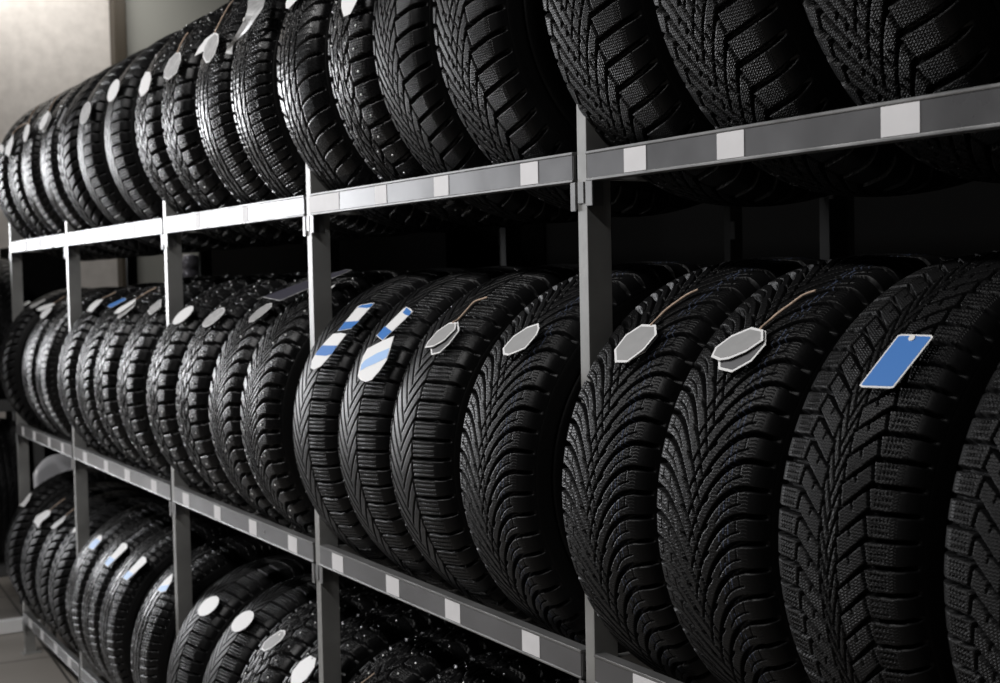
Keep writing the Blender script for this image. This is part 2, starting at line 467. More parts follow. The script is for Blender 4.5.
def place_x(px, py, zc, R=R0, yc=YC, wsc=.93):
    """x of a tyre whose left-hand silhouette crosses row py at column px"""
    X, D = fX[fX < 0], fD[fX < 0]
    ph = np.linspace(-1.2, 1.6, 281)
    def left_at(xc):
        best = 1e9
        PX = []; PY = []
        for x, d in zip(X[::6]*wsc, D[::6]):
            r = R-d*R/R0
            P = np.stack([np.full_like(ph, xc+x), yc-r*np.cos(ph), zc+r*np.sin(ph)], -1)
            dd = P-CAM; z = dd @ FWD
            ux = 500+FPX*(dd @ RGT)/z; uy = 341.5-FPX*(dd @ UPV)/z
            sgn = (uy[:-1]-py)*(uy[1:]-py) <= 0
            for i in np.nonzero(sgn)[0]:
                t = (py-uy[i])/(uy[i+1]-uy[i]+1e-12); best = min(best, ux[i]+t*(ux[i+1]-ux[i]))
        return best
    lo, hi = -8.0, .3
    for _ in range(28):
        m = (lo+hi)/2
        v = left_at(m)
        if v > 1e8: v = -1e3 if m < -3 else 1e3
        if v < px: lo = m
        else: hi = m
    return (lo+hi)/2

TYRES = {}
def tyre(key, kind, x, shelf_z, label, group, R=R0, yaw=0., lean=0., wscale=1., yc=YC, ysup=YS, studs=True, cat='tyre'):
    sc_ = R/R0
    zc = shelf_z+math.sqrt(R*R-ysup*ysup)+.0015
    o = empty('tyre', (x, yc, zc)); o.rotation_euler = (random.uniform(0, .0), lean, yaw)
    o.scale = (wscale, sc_, sc_)
    tag_props(o, label, cat, group)
    me, (ex, er, P) = KIND[kind]
    t = link('tread', me, o)
    k = random.randrange(50)
    rot = (2*PI/{'swoop': 62, 'herring': 62, 'arctic': 72, 'vblock': 58, 'studchev': 60, 'studblock': 50, 'ribzig': 56, 'ribsummer': 84, 'lug': 58}[kind])*random.random()
    t.rotation_euler = (rot, 0, 0)
    link('sidewall', side_R, o); link('sidewall', side_L, o); link('inner_liner', liner, o)
    if studs and kind in STUDS:
        for a, s in STUDS[kind]:
            xx = np.interp(a, fa, fX); r = R0-np.interp(a, fa, fD)+.0002; ph = s/R0 - rot
            so = bpy.data.objects.new('stud', stud_me); C.objects.link(so); so.parent = o
            n = Vector((0, -math.cos(ph), math.sin(ph)))
            q = Vector((0, 0, 1)).rotation_difference(n)
            so.location = (xx, -r*math.cos(ph), r*math.sin(ph)); so.rotation_mode = 'QUATERNION'; so.rotation_quaternion = q
    TYRES[key] = (x, yc, zc, R)
    return o


def row(shelf, zsh, items, group, extra=()):
    """items: (column, row, kind, label, radius, lean, yaw), left to right"""
    zs = [zsh+math.sqrt(i[4]**2-YS*YS)+.0015 for i in items]
    ws = [.93]*len(items); W = 2*(xe+.0085)
    for it in range(3):
        xs = [place_x(i[0], i[1], z, i[4], wsc=w) for i, z, w in zip(items, zs, ws)]
        for k in range(len(items)):
            g = [abs(xs[k]-xs[j]) for j in (k-1, k+1) if 0 <= j < len(items)]
            ws[k] = min(.97, max(.70, (min(g)-.002)/W))
    print(shelf, [round(x, 3) for x in xs], [round(w, 2) for w in ws])
    for k, (i, x, w) in enumerate(zip(items, xs, ws)):
        tyre((shelf, k), i[2], x, zsh, i[3], group, i[4], i[6], i[5], w)
    return xs, ws

R1 = .317
MID = [
 (-1, 372, 'lug', 'blocky tyre at the far left end of the middle shelf under a pale oval tag', .305, 0, 0),
 (22, 372, 'ribsummer', 'narrow black tyre with squared blocks, second from the far end of the middle shelf', .305, 0, 0),
 (35.5, 374, 'ribsummer', 'narrow black tyre just left of the fourth upright on the middle shelf', .305, 0, 0),
 (57.5, 380, 'studchev', 'black chevron winter tyre just right of the second farthest upright on the middle shelf', .310, 0, 0),
 (76, 380, 'studchev', 'black chevron winter tyre on the middle shelf carrying the small plain blue tag', .310, 0, 0),
 (94, 385, 'studblock', 'studded tyre on the middle shelf under the forked white tags on a string', R1, 0, 0),
 (117, 390, 'studblock', 'studded block tyre on the middle shelf whose grey oval tag touches the third upright', R1, 0, 0),
 (146.5, 390, 'studblock', 'studded block tyre on the middle shelf under the plain white oval tag', R1, 0, 0),
 (176, 400, 'studblock', 'studded middle shelf tyre under the silver oval tag right of the plain white one', R1, 0, 0),
 (209, 420, 'studchev', 'studded chevron tyre on the middle shelf under the silver oval tag beside the violet strip', R1, 0, 0),
 (241, 430, 'studchev', 'studded chevron tyre on the middle shelf lying under the long dark violet strip', R1, 0, 0),
 (293, 440, 'herring', 'herringbone winter tyre on the middle shelf wearing the dark blue banded tag', R1, 0, 0),
 (338, 440, 'herring', 'herringbone winter tyre on the middle shelf wearing the pale blue banded tag', R1, 0, 0),
 (390, 460, 'herring', 'herringbone winter tyre on the middle shelf with two grey tags and a short tied string', R1, 0, 0),
 (460, 470, 'swoop', 'tyre with swooping grooves on the middle shelf, left of the nearest upright', R1, 0, 0),
 (562, 490, 'swoop', 'tyre with swooping grooves standing right in front of the nearest upright on the middle shelf', R1, 0, 0),
 (657.5, 530, 'swoop', 'tyre with swooping grooves and the two overlapping octagonal grey tags, middle shelf', R1, 0, 0),
 (779.5, 510, 'arctic', 'large winter tyre with finely siped blocks wearing the single bright blue tag', R1, 0, 0),
 (946.5, 530, 'arctic', 'untagged winter tyre on the middle shelf cut off by the right photo edge', R1, 0, 0),
]
TOP = [
 (-4, 160, 'studchev', 'black chevron tyre at the far left of the top shelf behind a bright white tag', R1, 0, 0),
 (9, 160, 'studchev', 'chevron tyre at far left of the top shelf under a tag on long string', R1, 0, 0),
 (22, 155, 'ribsummer', 'slim top shelf tyre with one narrow white leaf tag on a thin string', R1, 0, 0),
 (40, 160, 'ribsummer', 'slim black top shelf tyre under the pair of silver leaf tags', R1, 0, 0),
 (58.6, 165, 'lug', 'black tyre on the top shelf under the thin dark tag seen edge on', R1, 0, 0),
 (80.6, 170, 'herring', 'herringbone tyre on the top shelf with a speckled white oval tag', R1, 0, 0),
 (105, 120, 'herring', 'herringbone tyre on the top shelf with the highest plain white oval tag at left', R1, 0, 0),
 (135, 120, 'studblock', 'studded tyre on the top shelf with a single white tag and no string', R1, 0, 0),
 (161.5, 110, 'studblock', 'studded tyre on the top shelf with a folded silver leaf tag on a short string', R1, 0, 0),
 (196, 90, 'ribsummer', 'ribbed summer tyre on the top shelf under the forked white leaf tags', R1, 0, 0),
 (231, 75, 'ribsummer', 'shiny ribbed summer tyre on the top shelf beneath the long curled grey tag', R1, 0, 0),
 (277, 60, 'ribzig', 'top shelf tyre with slanted ribs just right of the long curled grey tag', R1, 0, 0),
 (329, 30, 'studblock', 'studded winter tyre at the middle of the top shelf, bright steel studs showing', R1, 0, 0),
 (374.5, 5, 'vblock', 'v grooved winter tyre on the top shelf just right of the big studded one', R1, 0, 0),
 (433, 5, 'vblock', 'winter tyre with v shaped grooves on the top shelf, left of the nearest upright', R1, 0, 0),
 (543, 3, 'vblock', 'winter tyre on the top shelf just right of the nearest upright', R1, 0, 0),
 (654, 3, 'vblock', 'middle one of the three dark winter tyres at the right of the top shelf', R1, 0, 0),
 (803, 3, 'vblock', 'darkest tyre at the right end of the top shelf, nearest to the viewer', R1, 0, 0),
]
BOT = [
 (5, 560, 'lug', 'first tyre at the far left end of the bottom shelf, with one white tag', R1, 0, 0),
 (21, 572, 'lug', 'second tyre from the far left of the bottom shelf, with a pair of silver tags', .305, 0, 0),
 (36, 580, 'lug', 'third tyre from the far left of the bottom shelf, with a split silver tag', .305, 0, 0),
 (49, 580, 'lug', 'black tyre on the bottom shelf seen just left of the fourth upright from the right', .305, 0, 0),
 (67.5, 585, 'ribsummer', 'ribbed tyre on the bottom shelf with the leftmost pale blue and white label', R1, 0, 0),
 (85, 590, 'ribsummer', 'ribbed tyre on the bottom shelf with the second blue and white label', R1, 0, 0),
 (103.5, 600, 'ribsummer', 'ribbed tyre on the bottom shelf with the third blue and white label', R1, 0, 0),
 (132, 640, 'ribsummer', 'ribbed tyre on the bottom shelf whose label is half hidden by an upright', R1, 0, 0),
 (166.5, 683, 'herring', 'chevron tyre on the bottom shelf with the upper left of two plain white oval tags', R1, 0, 0),
 (202, 683, 'herring', 'chevron tyre on the bottom shelf with the right one of two plain white oval tags', R1, 0, 0),
 (238, 683, 'studblock', 'studded tyre on the bottom shelf with the grey tag edged in white', R1, 0, 0),
 (284, 680, 'studblock', 'studded tyre on the bottom shelf beneath the big blank white tag', R1, 0, 0),
]

xm, wm = row('mid', HM, MID, 'tyres on the middle shelf')
xt, wt = row('top', HT, TOP, 'tyres on the top shelf')
xb, wb = row('low', HB, BOT, 'tyres on the bottom shelf')
for k, (lab, kd) in enumerate((('studded tyre on the bottom shelf just right of the second nearest upright', 'studblock'),
        ('studded tyre on the shaded bottom shelf with a twine end showing', 'studblock'),
        ('third dark studded tyre on the bottom shelf counting right from the second nearest upright', 'studblock'),
        ('rightmost tyre in view on the bottom shelf, only its studded top showing', 'studblock'))):
    tyre(('low', 12+k), kd, xb[-1]+.225*(k+1)+.02, HB, lab, 'tyres on the bottom shelf', R1, 0, 0, .93)


# ------------------------------------------------------------------ the rack
rack = empty('tyre_rack', (POST[1], 0, 0))
tag_props(rack, 'long grey steel tyre rack with three shelves and white stickers on its beams', 'rack')
def rpart(name, me, m, par=None):
    """mesh given in world coordinates, hung under the rack (or under one of its parts)"""
    o = link(name, me, par or rack, m)
    if par is None: o.location = -rack.location
    return o
def front_x(px, py):
    d = ray(px, py); t = (0-CAM[1])/d[1]; return CAM[0]+t*d[0]
LEAN = 0.0
for i, L in enumerate(POST):
    if i == 5: L = -.42
    me = bevel(fixn(extrude_gen('upright', [(0, 0, 0), (PW, 0, 0), (PW, PD, 0), (PW-.003, PD, 0), (PW-.003, .003, 0), (.003, .003, 0), (.003, PD, 0), (0, PD, 0)], (L, 0, .0), (L, 0, 1.93))), .0006, 1)
    # close the back of the channel a little so it reads as a folded upright
    u = rpart('upright', me, m_upr)
    rpart('foot_plate', boxmesh('foot_plate', L-.012, L+PW+.012, -.012, PD+.02, .0, .005, .001), m_post, u)
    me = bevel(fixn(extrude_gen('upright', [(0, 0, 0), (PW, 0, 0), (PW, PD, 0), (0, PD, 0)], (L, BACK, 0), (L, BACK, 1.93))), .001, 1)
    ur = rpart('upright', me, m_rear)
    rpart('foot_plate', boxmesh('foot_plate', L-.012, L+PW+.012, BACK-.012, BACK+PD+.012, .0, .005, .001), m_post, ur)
    for z in (HB, HM, HT):
        if i == 4: x0, x1 = L+.002, L+PW+.020
        else: x0, x1 = L-.013, L+PW+.020
        zt = z-HBM-.001
        bl = []
        if i != 4: bl.append((L-.014, L-.001, -.0035, -.0005, zt-.040, zt))
        bl += [(L+PW+.001, L+PW+.018, -.0035, -.0005, zt-.034, zt), (L+.004, L+PW-.004, -.003, -.0003, zt-.030, zt), (L+PW+.0005, L+PW+.003, -.003, .026, zt-.034, zt),
               (L-.003, L-.0005, -.003, .026, zt-.038, zt)]
        rpart('beam_bracket', boxes('beam_bracket', bl, .0007), m_zinc)
        rpart('cross_tie', boxmesh('cross_tie', L+.004, L+PW-.004, PD-.001, BACK+.001, z-.040, z-.010, .001), m_post)
        bl = [(L+PW+.001, L+PW+.012, BACK-.003, BACK-.0005, zt-.02, zt+.02)]
        rpart('beam_bracket', boxes('beam_bracket', bl, .0007), m_zinc)

# beams: a channel with a rolled lip at top and bottom framing a printed label strip
def beam(x0, x1, z0, z1, hb, stickers, faces=True):
    """z0, z1: top height at the left and right end"""
    y0 = .0
    prof = [(y0, 0), (y0+.017, 0), (y0+.017, -.022), (y0+.015, -.022), (y0+.015, -.003), (y0+.004, -.003), (y0+.004, -hb+.003), (y0+.018, -hb+.003), (y0+.018, -hb), (y0, -hb)]
    me = fixn(extrude_gen('beam', [(0, p[0], p[1]) for p in prof], (x0, 0, z0), (x1, 0, z1)))
    b = rpart('beam', me, m_beam)
    zz = lambda x: z0+(z1-z0)*(x-x0)/(x1-x0)
    lp = [(-.0028, 0), (.0005, .0), (.0005, -.0045), (-.0018, -.0045), (-.0028, -.0035)]
    rpart('edge_lip', bevel(fixn(extrude_gen('edge_lip', [(0, p[0], p[1]) for p in lp], (x0, 0, z0), (x1, 0, z1))), .0005, 1), m_zinc, b)
    lp = [(-.0028, -hb+.0032), (-.0018, -hb+.004), (.0005, -hb+.004), (.0005, -hb), (-.0028, -hb)]
    rpart('edge_lip', bevel(fixn(extrude_gen('edge_lip', [(0, p[0], p[1]) for p in lp], (x0, 0, z0), (x1, 0, z1))), .0005, 1), m_zinc, b)
    lp = [(-.0012, -.0046), (-.0002, -.0046), (-.0002, -hb+.0041), (-.0012, -hb+.0041)]
    rpart('label_strip', fixn(extrude_gen('label_strip', [(0, p[0], p[1]) for p in lp], (x0+.002, 0, zz(x0+.002)), (x1-.002, 0, zz(x1-.002)))), m_strip, b)
    for sx0, sx1 in stickers:
        lp = [(-.0018, -.0050), (-.0013, -.0050), (-.0013, -hb+.0045), (-.0018, -hb+.0045)]
        rpart('white_sticker', fixn(extrude_gen('white_sticker', [(0, p[0], p[1]) for p in lp], (sx0, 0, zz(sx0)), (sx1, 0, zz(sx1)))), m_sticker, b)
    return b
def stk(lst, py): return [(front_x(a, py(a) if callable(py) else py), front_x(b, py(b) if callable(py) else py)) for a, b in lst]
G = .009
spans = [(POST[1]+PW+.001, POST[0]-G), (POST[2]+PW+.001, POST[1]-G), (POST[3]+PW+.001, POST[2]-G), (POST[4]+.002, POST[3]-G)]
right = (POST[0]+PW+.001, -.42-.009)
ty = lambda px: 170-.16*(px-583)
my = lambda px: 665+.385*(px-590)
by = lambda px: 675+1.03*(px-81)
beam(*right, HT-.0018, HT+.0027, .0410, stk([(625, 647), (718, 745), (882, 921)], ty))
beam(*spans[0], HT, HT, HBM, stk([(310, 340), (376, 387.5), (435, 449.5), (521.5, 539)], ty))
beam(*spans[1], HT, HT, HBM, stk([(196, 201), (243, 249)], ty))
beam(*spans[2], HT, HT, HBM, stk([(84, 87), (108, 111), (134, 137)], ty))
beam(*spans[3], HT, HT, HBM, stk([(25, 29), (39, 43), (52, 55)], ty))
beam(*right, HM+.002, HM+.003, HBM, stk([(634, 665), (740, 768)], my))
beam(*spans[0], HM, HM, HBM, stk([(333, 344), (387, 400), (446, 461), (523, 540.5)], my))
beam(*spans[1], HM, HM, HBM, stk([(183.6, 190), (215, 221.6), (250, 257.5), (289, 298)], my))
beam(*spans[2], HM, HM, HBM, stk([(84, 88), (105, 109), (125.6, 131), (152, 157.6)], my))
beam(*spans[3], HM, HM, HBM, stk([(23, 25), (34, 36.5), (49, 51.3), (62, 64.7)], my))
beam(*right, HB, HB, HBM, [])
beam(*spans[0], HB, HB, HBM, [(POST[1]+.2*k, POST[1]+.2*k+.045) for k in (1, 2, 3, 4)])
beam(*spans[1], HB, HB, HBM, [(POST[2]+.2*k, POST[2]+.2*k+.045) for k in (1, 2, 3, 4)])
beam(*spans[2], HB, HB, HBM, [(POST[3]+.24*k, POST[3]+.24*k+.045) for k in (1, 2, 3, 4)])
beam(*spans[3], HB, HB, HBM, stk([(29, 32.5), (41, 44), (54.5, 58), (68, 71.7)], by))
for x0, x1 in [right]+spans:
    for z in (HB, HM, HT):
        lp = [(BACK, 0), (BACK+.034, 0), (BACK+.034, -.040), (BACK, -.040), (BACK, -.037), (BACK+.031, -.037), (BACK+.031, -.003), (BACK, -.003)]
        lp = [(.49-(p[0]-BACK)-.0, p[1]) for p in lp]
        rpart('beam', fixn(extrude_gen('beam', [(0, p[0], p[1]) for p in lp], (x0, 0, z), (x1, 0, z))), m_post)


# ------------------------------------------------------------------ tags lying on the treads
def on_tyre(key, px, py, lift=0.):
    x, yc, zc, R = TYRES[key]; R = R+lift
    d = ray(px, py); oy, oz = CAM[1]-yc, CAM[2]-zc
    a = d[1]**2+d[2]**2; b = 2*(oy*d[1]+oz*d[2]); c = oy*oy+oz*oz-R*R
    disc = b*b-4*a*c
    t = (-b-math.sqrt(max(disc, 0)))/(2*a); return CAM+t*d
def plane_frame(key, c, tilt=0.):
    x, yc, zc, R = TYRES[key]
    n = np.array([0, c[1]-yc, c[2]-zc]); n /= np.linalg.norm(n)
    v = np.array([0, -n[2], n[1]]) if False else np.cross(n, [1., 0, 0])
    n2 = n*math.cos(tilt)+np.array([1., 0, 0])*math.sin(tilt)
    return n2
def hit(n, p0, px, py):
    d = ray(px, py); return CAM+d*(((p0-CAM) @ n)/(d @ n))
def prism(name, pts, n, th):
    k = len(pts); V = [p for p in pts]+[p+n*th for p in pts]
    F = [list(range(k))[::-1], list(range(k, 2*k))]+[[i, (i+1) % k, k+(i+1) % k, k+i] for i in range(k)]
    return fixn(mesh_py(name, V, F))
def inset(pts, w):
    """shrink a planar outline inwards by roughly w metres"""
    c = sum(pts)/len(pts); out = []
    for i, p in enumerate(pts):
        a = pts[i-1]-p; b = pts[(i+1) % len(pts)]-p
        a = a/np.linalg.norm(a); b = b/np.linalg.norm(b); bi = a+b
        l = np.linalg.norm(bi)
        s = math.sqrt(max(0, (1-a @ b)/2))
        if l < .12: bi = c-p; bi = bi/np.linalg.norm(bi); s = 1
        else:
            bi = bi/l
            if bi @ (c-p) < 0: bi = -bi
        out.append(p+bi*w/max(s, .35))
    return out
def clip_poly(pts, lo, hi, axis, o):
    """keep the piece of a planar outline with lo < (p-o).axis < hi"""
    for sgn, lim in ((1, lo), (-1, -hi)):
        out = []
        for i in range(len(pts)):
            p, q = pts[i], pts[(i+1) % len(pts)]
            dp, dq = sgn*((p-o) @ axis)-lim, sgn*((q-o) @ axis)-lim
            if dp >= 0: out.append(p)
            if (dp >= 0) != (dq >= 0): out.append(p+(q-p)*dp/(dp-dq))
        pts = out
    return pts
def ell(cx, cy, L, W, deg, n=20, sq=2.0):
    """elongated oval outline in pixels; deg measured anticlockwise from the horizontal"""
    t = math.radians(deg); ux, uy = math.cos(t), -math.sin(t); vx, vy = math.sin(t), math.cos(t)
    out = []
    for k in range(n):
        w = 2*PI*k/n; c, s = math.cos(w), math.sin(w)
        a = L/2*abs(c)**(2/sq)*(1 if c > 0 else -1); b = W/2*abs(s)**(2/sq)*(1 if s > 0 else -1)
        out.append((cx+a*ux+b*vx, cy+a*uy+b*vy))
    return out
def tag(key, poly, label, face=None, edge=m_card, border=0., lift=.006, tilt=0., bands=None, bandpx=None, eye=None, string=None, group='tags on the middle shelf tyres', name='tag', centre=None, th=.0009, hole=None, sr=.0017):
    cx = sum(p[0] for p in poly)/len(poly); cy = sum(p[1] for p in poly)/len(poly)
    if centre: cx, cy = centre
    c = on_tyre(key, cx, cy); n = plane_frame(key, c, tilt); p0 = c+n*lift
    pts = [hit(n, p0, *p) for p in poly]
    org = sum(pts)/len(pts)
    o = link(name, prism(name, [p-org for p in pts], n, th), None, edge); o.location = org
    tag_props(o, label, 'tag', group)
    loc = [p-org for p in pts]
    if face is not None:
        q = inset(loc, border) if border else inset(loc, .0004)
        link('printed_face', prism('printed_face', [p+n*th for p in q], n, .0003), o, face)
    if bands:
        A = np.array(hit(n, p0, *bands[0]))-org; B = np.array(hit(n, p0, *bands[1]))-org
        ax = (B-A); Ln = np.linalg.norm(ax); ax = ax/Ln
        q = inset(loc, .0009)
        for lo, hi, m in bands[2]:
            pc = clip_poly(q, lo*Ln, hi*Ln, ax, A)
            if len(pc) > 2: link('printed_band', prism('printed_band', [p+n*(th+.0001) for p in pc], n, .0003), o, m)
    for bp, m in (bandpx or []):
        link('printed_band', prism('printed_band', [hit(n, p0, *p)-org+n*(th+.0001) for p in bp], n, .0003), o, m)
    if eye:
        px, py, r, m = eye
        c2 = hit(n, p0, px, py)-org; a = np.cross(n, [1., 0, 0]); a /= np.linalg.norm(a); b = np.cross(n, a)
        ring_ = [c2+n*(th+.0003)+r*(math.cos(w)*a+math.sin(w)*b) for w in np.linspace(0, 2*PI, 13)[:-1]]
        link('eyelet', prism('eyelet', ring_, n, .0009), o, m)
    if string:
        sp = [hit(n, p0+n*.002, *string[0])-org]+[on_tyre(key, px, py, .004)-org for px, py in string[1:]]
        link('string', tube('string', curve_pts(sp, 4), sr, 6), o, m_string)
    return o
def cv(lst, ox, oy, s): return [(ox+a/s, oy+b/s) for a, b in lst]
def card_pair(*a): pass

# ---- middle shelf, right to left
z = 6.83
tag(('mid', 17), cv([(135, 450), (150, 462), (345, 470), (368, 465), (640, 120), (628, 106), (425, 100), (398, 108)], 840, 320, z),
    'bright blue rectangular tag with a white rim and white eyelet', m_blue, border=.0022, eye=(840+498/z, 320+128/z, .0042, m_eyelet), lift=.008)
oct2 = cv([(64, 440), (110, 460), (165, 452), (262, 412), (362, 345), (362, 285), (295, 270), (180, 318), (90, 385)], 700, 280, 5.69)
tag(('mid', 16), cv([(106, 455), (106, 510), (182, 528), (295, 465), (378, 368), (378, 292), (330, 280), (180, 330)], 700, 280, 5.69),
    'lower of two overlapping octagonal grey tags, right half of the middle shelf', m_dgrey, border=.0034, lift=.007)
tag(('mid', 16), oct2, 'upper of the two overlapping octagonal grey tags, hung on a long brown twine', m_grey, border=.0036, lift=.011,
    string=[(700+345/5.69, 280+275/5.69)]+cv([(400, 228), (450, 185), (520, 135), (590, 85), (660, 60)], 700, 280, 5.69))
tag(('mid', 15), cv([(115, 562), (195, 560), (310, 490), (395, 385), (385, 310), (300, 330), (160, 430)], 600, 280, z),
    'white backing tag just showing behind the octagonal grey tag right of the nearest upright', m_dgrey, border=.003, lift=.006)
tag(('mid', 15), cv([(100, 480), (105, 565), (185, 566), (300, 480), (390, 372), (385, 308), (290, 305), (180, 375)], 600, 280, z),
    'single octagonal grey tag with a white rim just right of the nearest upright', m_grey, border=.0038, lift=.010,
    string=[(600+350/z, 280+305/z)]+cv([(400, 255), (450, 205), (530, 145), (600, 98), (670, 65)], 600, 280, z))
tag(('mid', 14), cv([(567, 470), (570, 512), (605, 518), (720, 470), (800, 375), (818, 330), (812, 297), (735, 322), (640, 385)], 420, 280, z),
    'elongated grey tag with a white rim just left of the nearest upright, without string', m_grey, border=.0036, lift=.009)
tag(('mid', 13), cv([(72, 460), (80, 515), (135, 500), (200, 440), (272, 345), (262, 285), (200, 330)], 420, 280, z),
    'lower dark grey tag of the pair on the third herringbone tyre', m_dgrey, border=.0032, lift=.006)
tag(('mid', 13), cv([(35, 465), (90, 458), (165, 415), (245, 335), (248, 290), (205, 292), (120, 350), (55, 425)], 420, 280, z),
    'upper light grey tag of the pair on the third herringbone tyre, with twine', m_grey, border=.0032, lift=.010,
    string=[(420+225/z, 280+290/z), ]+cv([(260, 270), (310, 215), (370, 150), (430, 128), (460, 118)], 420, 280, z))
z = 5.69
tag(('mid', 12), cv([(435, 262), (472, 290), (500, 262), (642, 126), (635, 110), (605, 97), (590, 108)], 300, 290, z),
    'narrow white label with a blue end and blue square, above the pale blue banded tag', None, bandpx=[(cv([(587, 131), (609, 101), (637, 127), (622, 148), (600, 143)], 300, 290, z), m_blue), (cv([(441, 261), (485, 208), (525, 238), (498, 262), (472, 286)], 300, 290, z), m_blue)], lift=.008)
tag(('mid', 12), cv([(330, 490), (345, 512), (375, 524), (410, 512), (455, 460), (495, 400), (512, 345), (537, 262), (470, 290), (385, 335), (360, 380), (345, 430)], 300, 290, z),
    'broad white pointed tag with a pale blue diagonal band', None, bandpx=[(cv([(346, 460), (352, 428), (372, 402), (440, 362), (512, 332), (496, 386), (430, 420), (380, 440)], 300, 290, z), m_pblue)], lift=.012)
tag(('mid', 11), cv([(215, 235), (292, 222), (425, 75), (400, 76), (345, 88), (330, 95)], 300, 290, z),
    'white label with blue ends lying above the dark blue banded tag', None, bandpx=[(cv([(332, 101), (345, 91), (421, 78), (402, 100), (380, 105)], 300, 290, z), m_blue), (cv([(220, 233), (258, 184), (340, 178), (292, 220)], 300, 290, z), m_blue)], lift=.008)
tag(('mid', 11), cv([(62, 445), (80, 455), (120, 435), (160, 390), (205, 330), (265, 252), (235, 245), (190, 250), (150, 290), (100, 350), (70, 400)], 300, 290, z),
    'white rounded tag with a dark blue band across its middle', None, bandpx=[(cv([(90, 372), (100, 352), (130, 317), (213, 318), (185, 364), (150, 376)], 300, 290, z), m_blue)], lift=.012)
# the long dark strip that lies over two tyres
z = 8.33
tag(('mid', 10), cv([(60, 328), (110, 312), (248, 342), (850, 85), (800, 80), (470, 176)], 250, 260, z),
    'long dark violet strip lying across the tyre tops behind an upright', m_navy, edge=m_lgrey, border=.0014, lift=.022, name='plastic_strip', centre=(283, 296))
tag(('mid', 10), cv([(662, 235), (708, 205), (708, 216), (668, 250)], 250, 260, z), 'tiny white tag corner just right of the second nearest upright', None, lift=.012)
z = 7.14
tag(('mid', 9), ell(258, 315, 20, 7.6, 42, 20, 2.2) if False else cv([(-10, 520), (0, 480), (60, 420), (140, 368), (185, 362), (178, 395), (110, 455), (30, 512)], 250, 260, 8.33),
    'silver oval tag with a white rim beside the long violet strip', m_grey, border=.0016, lift=.008)
tag(('mid', 8), ell(90+884/z, 280+268/z, 28, 8.6, 40, 20, 2.2), 'silver oval tag with a white rim, second left of the violet strip', m_lgrey, border=.0022, lift=.008)
tag(('mid', 7), ell(90+666/z, 280+252/z, 26.5, 8.8, 41, 24, 2.0), 'plain white oval tag just right of the third upright', None, lift=.008)
tag(('mid', 6), cv([(415, 235), (430, 195), (490, 146), (508, 138), (508, 190), (490, 210), (430, 250)], 90, 280, z), 'grey oval tag with a white rim touching the third upright from the left', m_lgrey, border=.002, lift=.008)
tag(('mid', 5), cv([(170, 240), (200, 205), (270, 165), (325, 135), (330, 150), (265, 200), (205, 240)], 90, 280, z), 'upper white leaf tag of the forked pair on the long string, middle shelf', None, lift=.012,
    string=[(90+325/z, 280+140/z)]+cv([(360, 118), (410, 85), (475, 52)], 90, 280, z))
tag(('mid', 5), cv([(193, 270), (225, 220), (300, 170), (330, 160), (310, 195), (250, 245), (205, 275)], 90, 280, z), 'lower white leaf tag of the forked pair, middle shelf', m_lgrey, border=.0015, lift=.007)
tag(('mid', 4), cv([(125, 192), (140, 175), (245, 128), (262, 140), (150, 200)], 90, 280, z), 'small plain blue tag lying on the far part of the middle shelf', m_blue, border=.0008, lift=.008)
z = 5.69
tag(('mid', 3), cv([(495, 235), (510, 205), (545, 175), (590, 165), (560, 200), (520, 240)], 0, 270, z), 'white leaf tag right beside the fourth upright, middle shelf', None, lift=.008,
    string=[(0+585/z, 270+160/z)]+cv([(620, 145), (660, 125)], 0, 270, z))
tag(('mid', 2), cv([(228, 270), (240, 240), (280, 215), (300, 215), (280, 245), (245, 278)], 0, 270, z), 'lower pale tag of the pair left of the fourth upright, middle shelf', None, lift=.007)
tag(('mid', 1), cv([(205, 225), (240, 205), (300, 188), (315, 195), (270, 222), (225, 235)], 0, 270, z), 'upper pale tag of the pair left of the fourth upright, with a grey string', None, lift=.010,
    string=[(305/z, 270+190/z)]+cv([(340, 168), (368, 150)], 0, 270, z))
tag(('mid', 1), cv([(168, 208), (180, 198), (250, 165), (262, 170), (200, 208), (180, 218)], 0, 270, z), 'thin dull grey tag between two pale tags at the far left of the middle shelf', m_lgrey, lift=.007)
tag(('mid', 0), cv([(93, 214), (112, 196), (165, 176), (175, 184), (140, 204), (98, 222)], 0, 270, z), 'pale oval tag at the far left end of the middle shelf', None, lift=.007)

# ---- top shelf
g = 'tags on the top shelf tyres'
z = 8.33
tag(('top', 12), cv([(520, -60), (640, -60), (645, 5), (590, 115), (535, 140), (513, 60)], 280, 0, z), 'blunt white tag hanging from the studded tyre at the top edge', None, lift=.010, group=g)
tag(('top', 11), cv([(80, -60), (190, -60), (140, 5), (75, 72), (52, 70), (50, 30)], 280, 0, z), 'rounded white tag at the top edge left of the big studded tyre', None, lift=.010, group=g)
z = 6.83
tag(('top', 9), cv([(33, 385), (60, 330), (110, 265), (170, 222), (180, 225), (150, 280), (95, 350)], 190, 0, z), 'left prong of the forked white leaf tags on a brown twine, top shelf', None, lift=.006, group=g)
tag(('top', 9), cv([(110, 432), (92, 395), (95, 330), (130, 265), (175, 222), (196, 235), (195, 290), (170, 370), (135, 425)], 190, 0, z), 'right prong of the forked white leaf tags on a brown twine, top shelf', m_lgrey, border=.004, lift=.010, group=g,
    string=[(190+170/z, 222/z)]+cv([(215, 130), (260, 50), (300, -5)], 190, 0, z))
tag(('top', 8), cv([(232, 395), (235, 345), (270, 270), (320, 222), (345, 222), (350, 270), (320, 360), (262, 410)], 130, 20, z), 'folded silver leaf tag on a short twine, top shelf', m_lgrey, border=.003, lift=.010, group=g,
    string=[(130+325/z, 20+222/z)]+cv([(345, 170), (375, 115), (398, 85)], 130, 20, z))
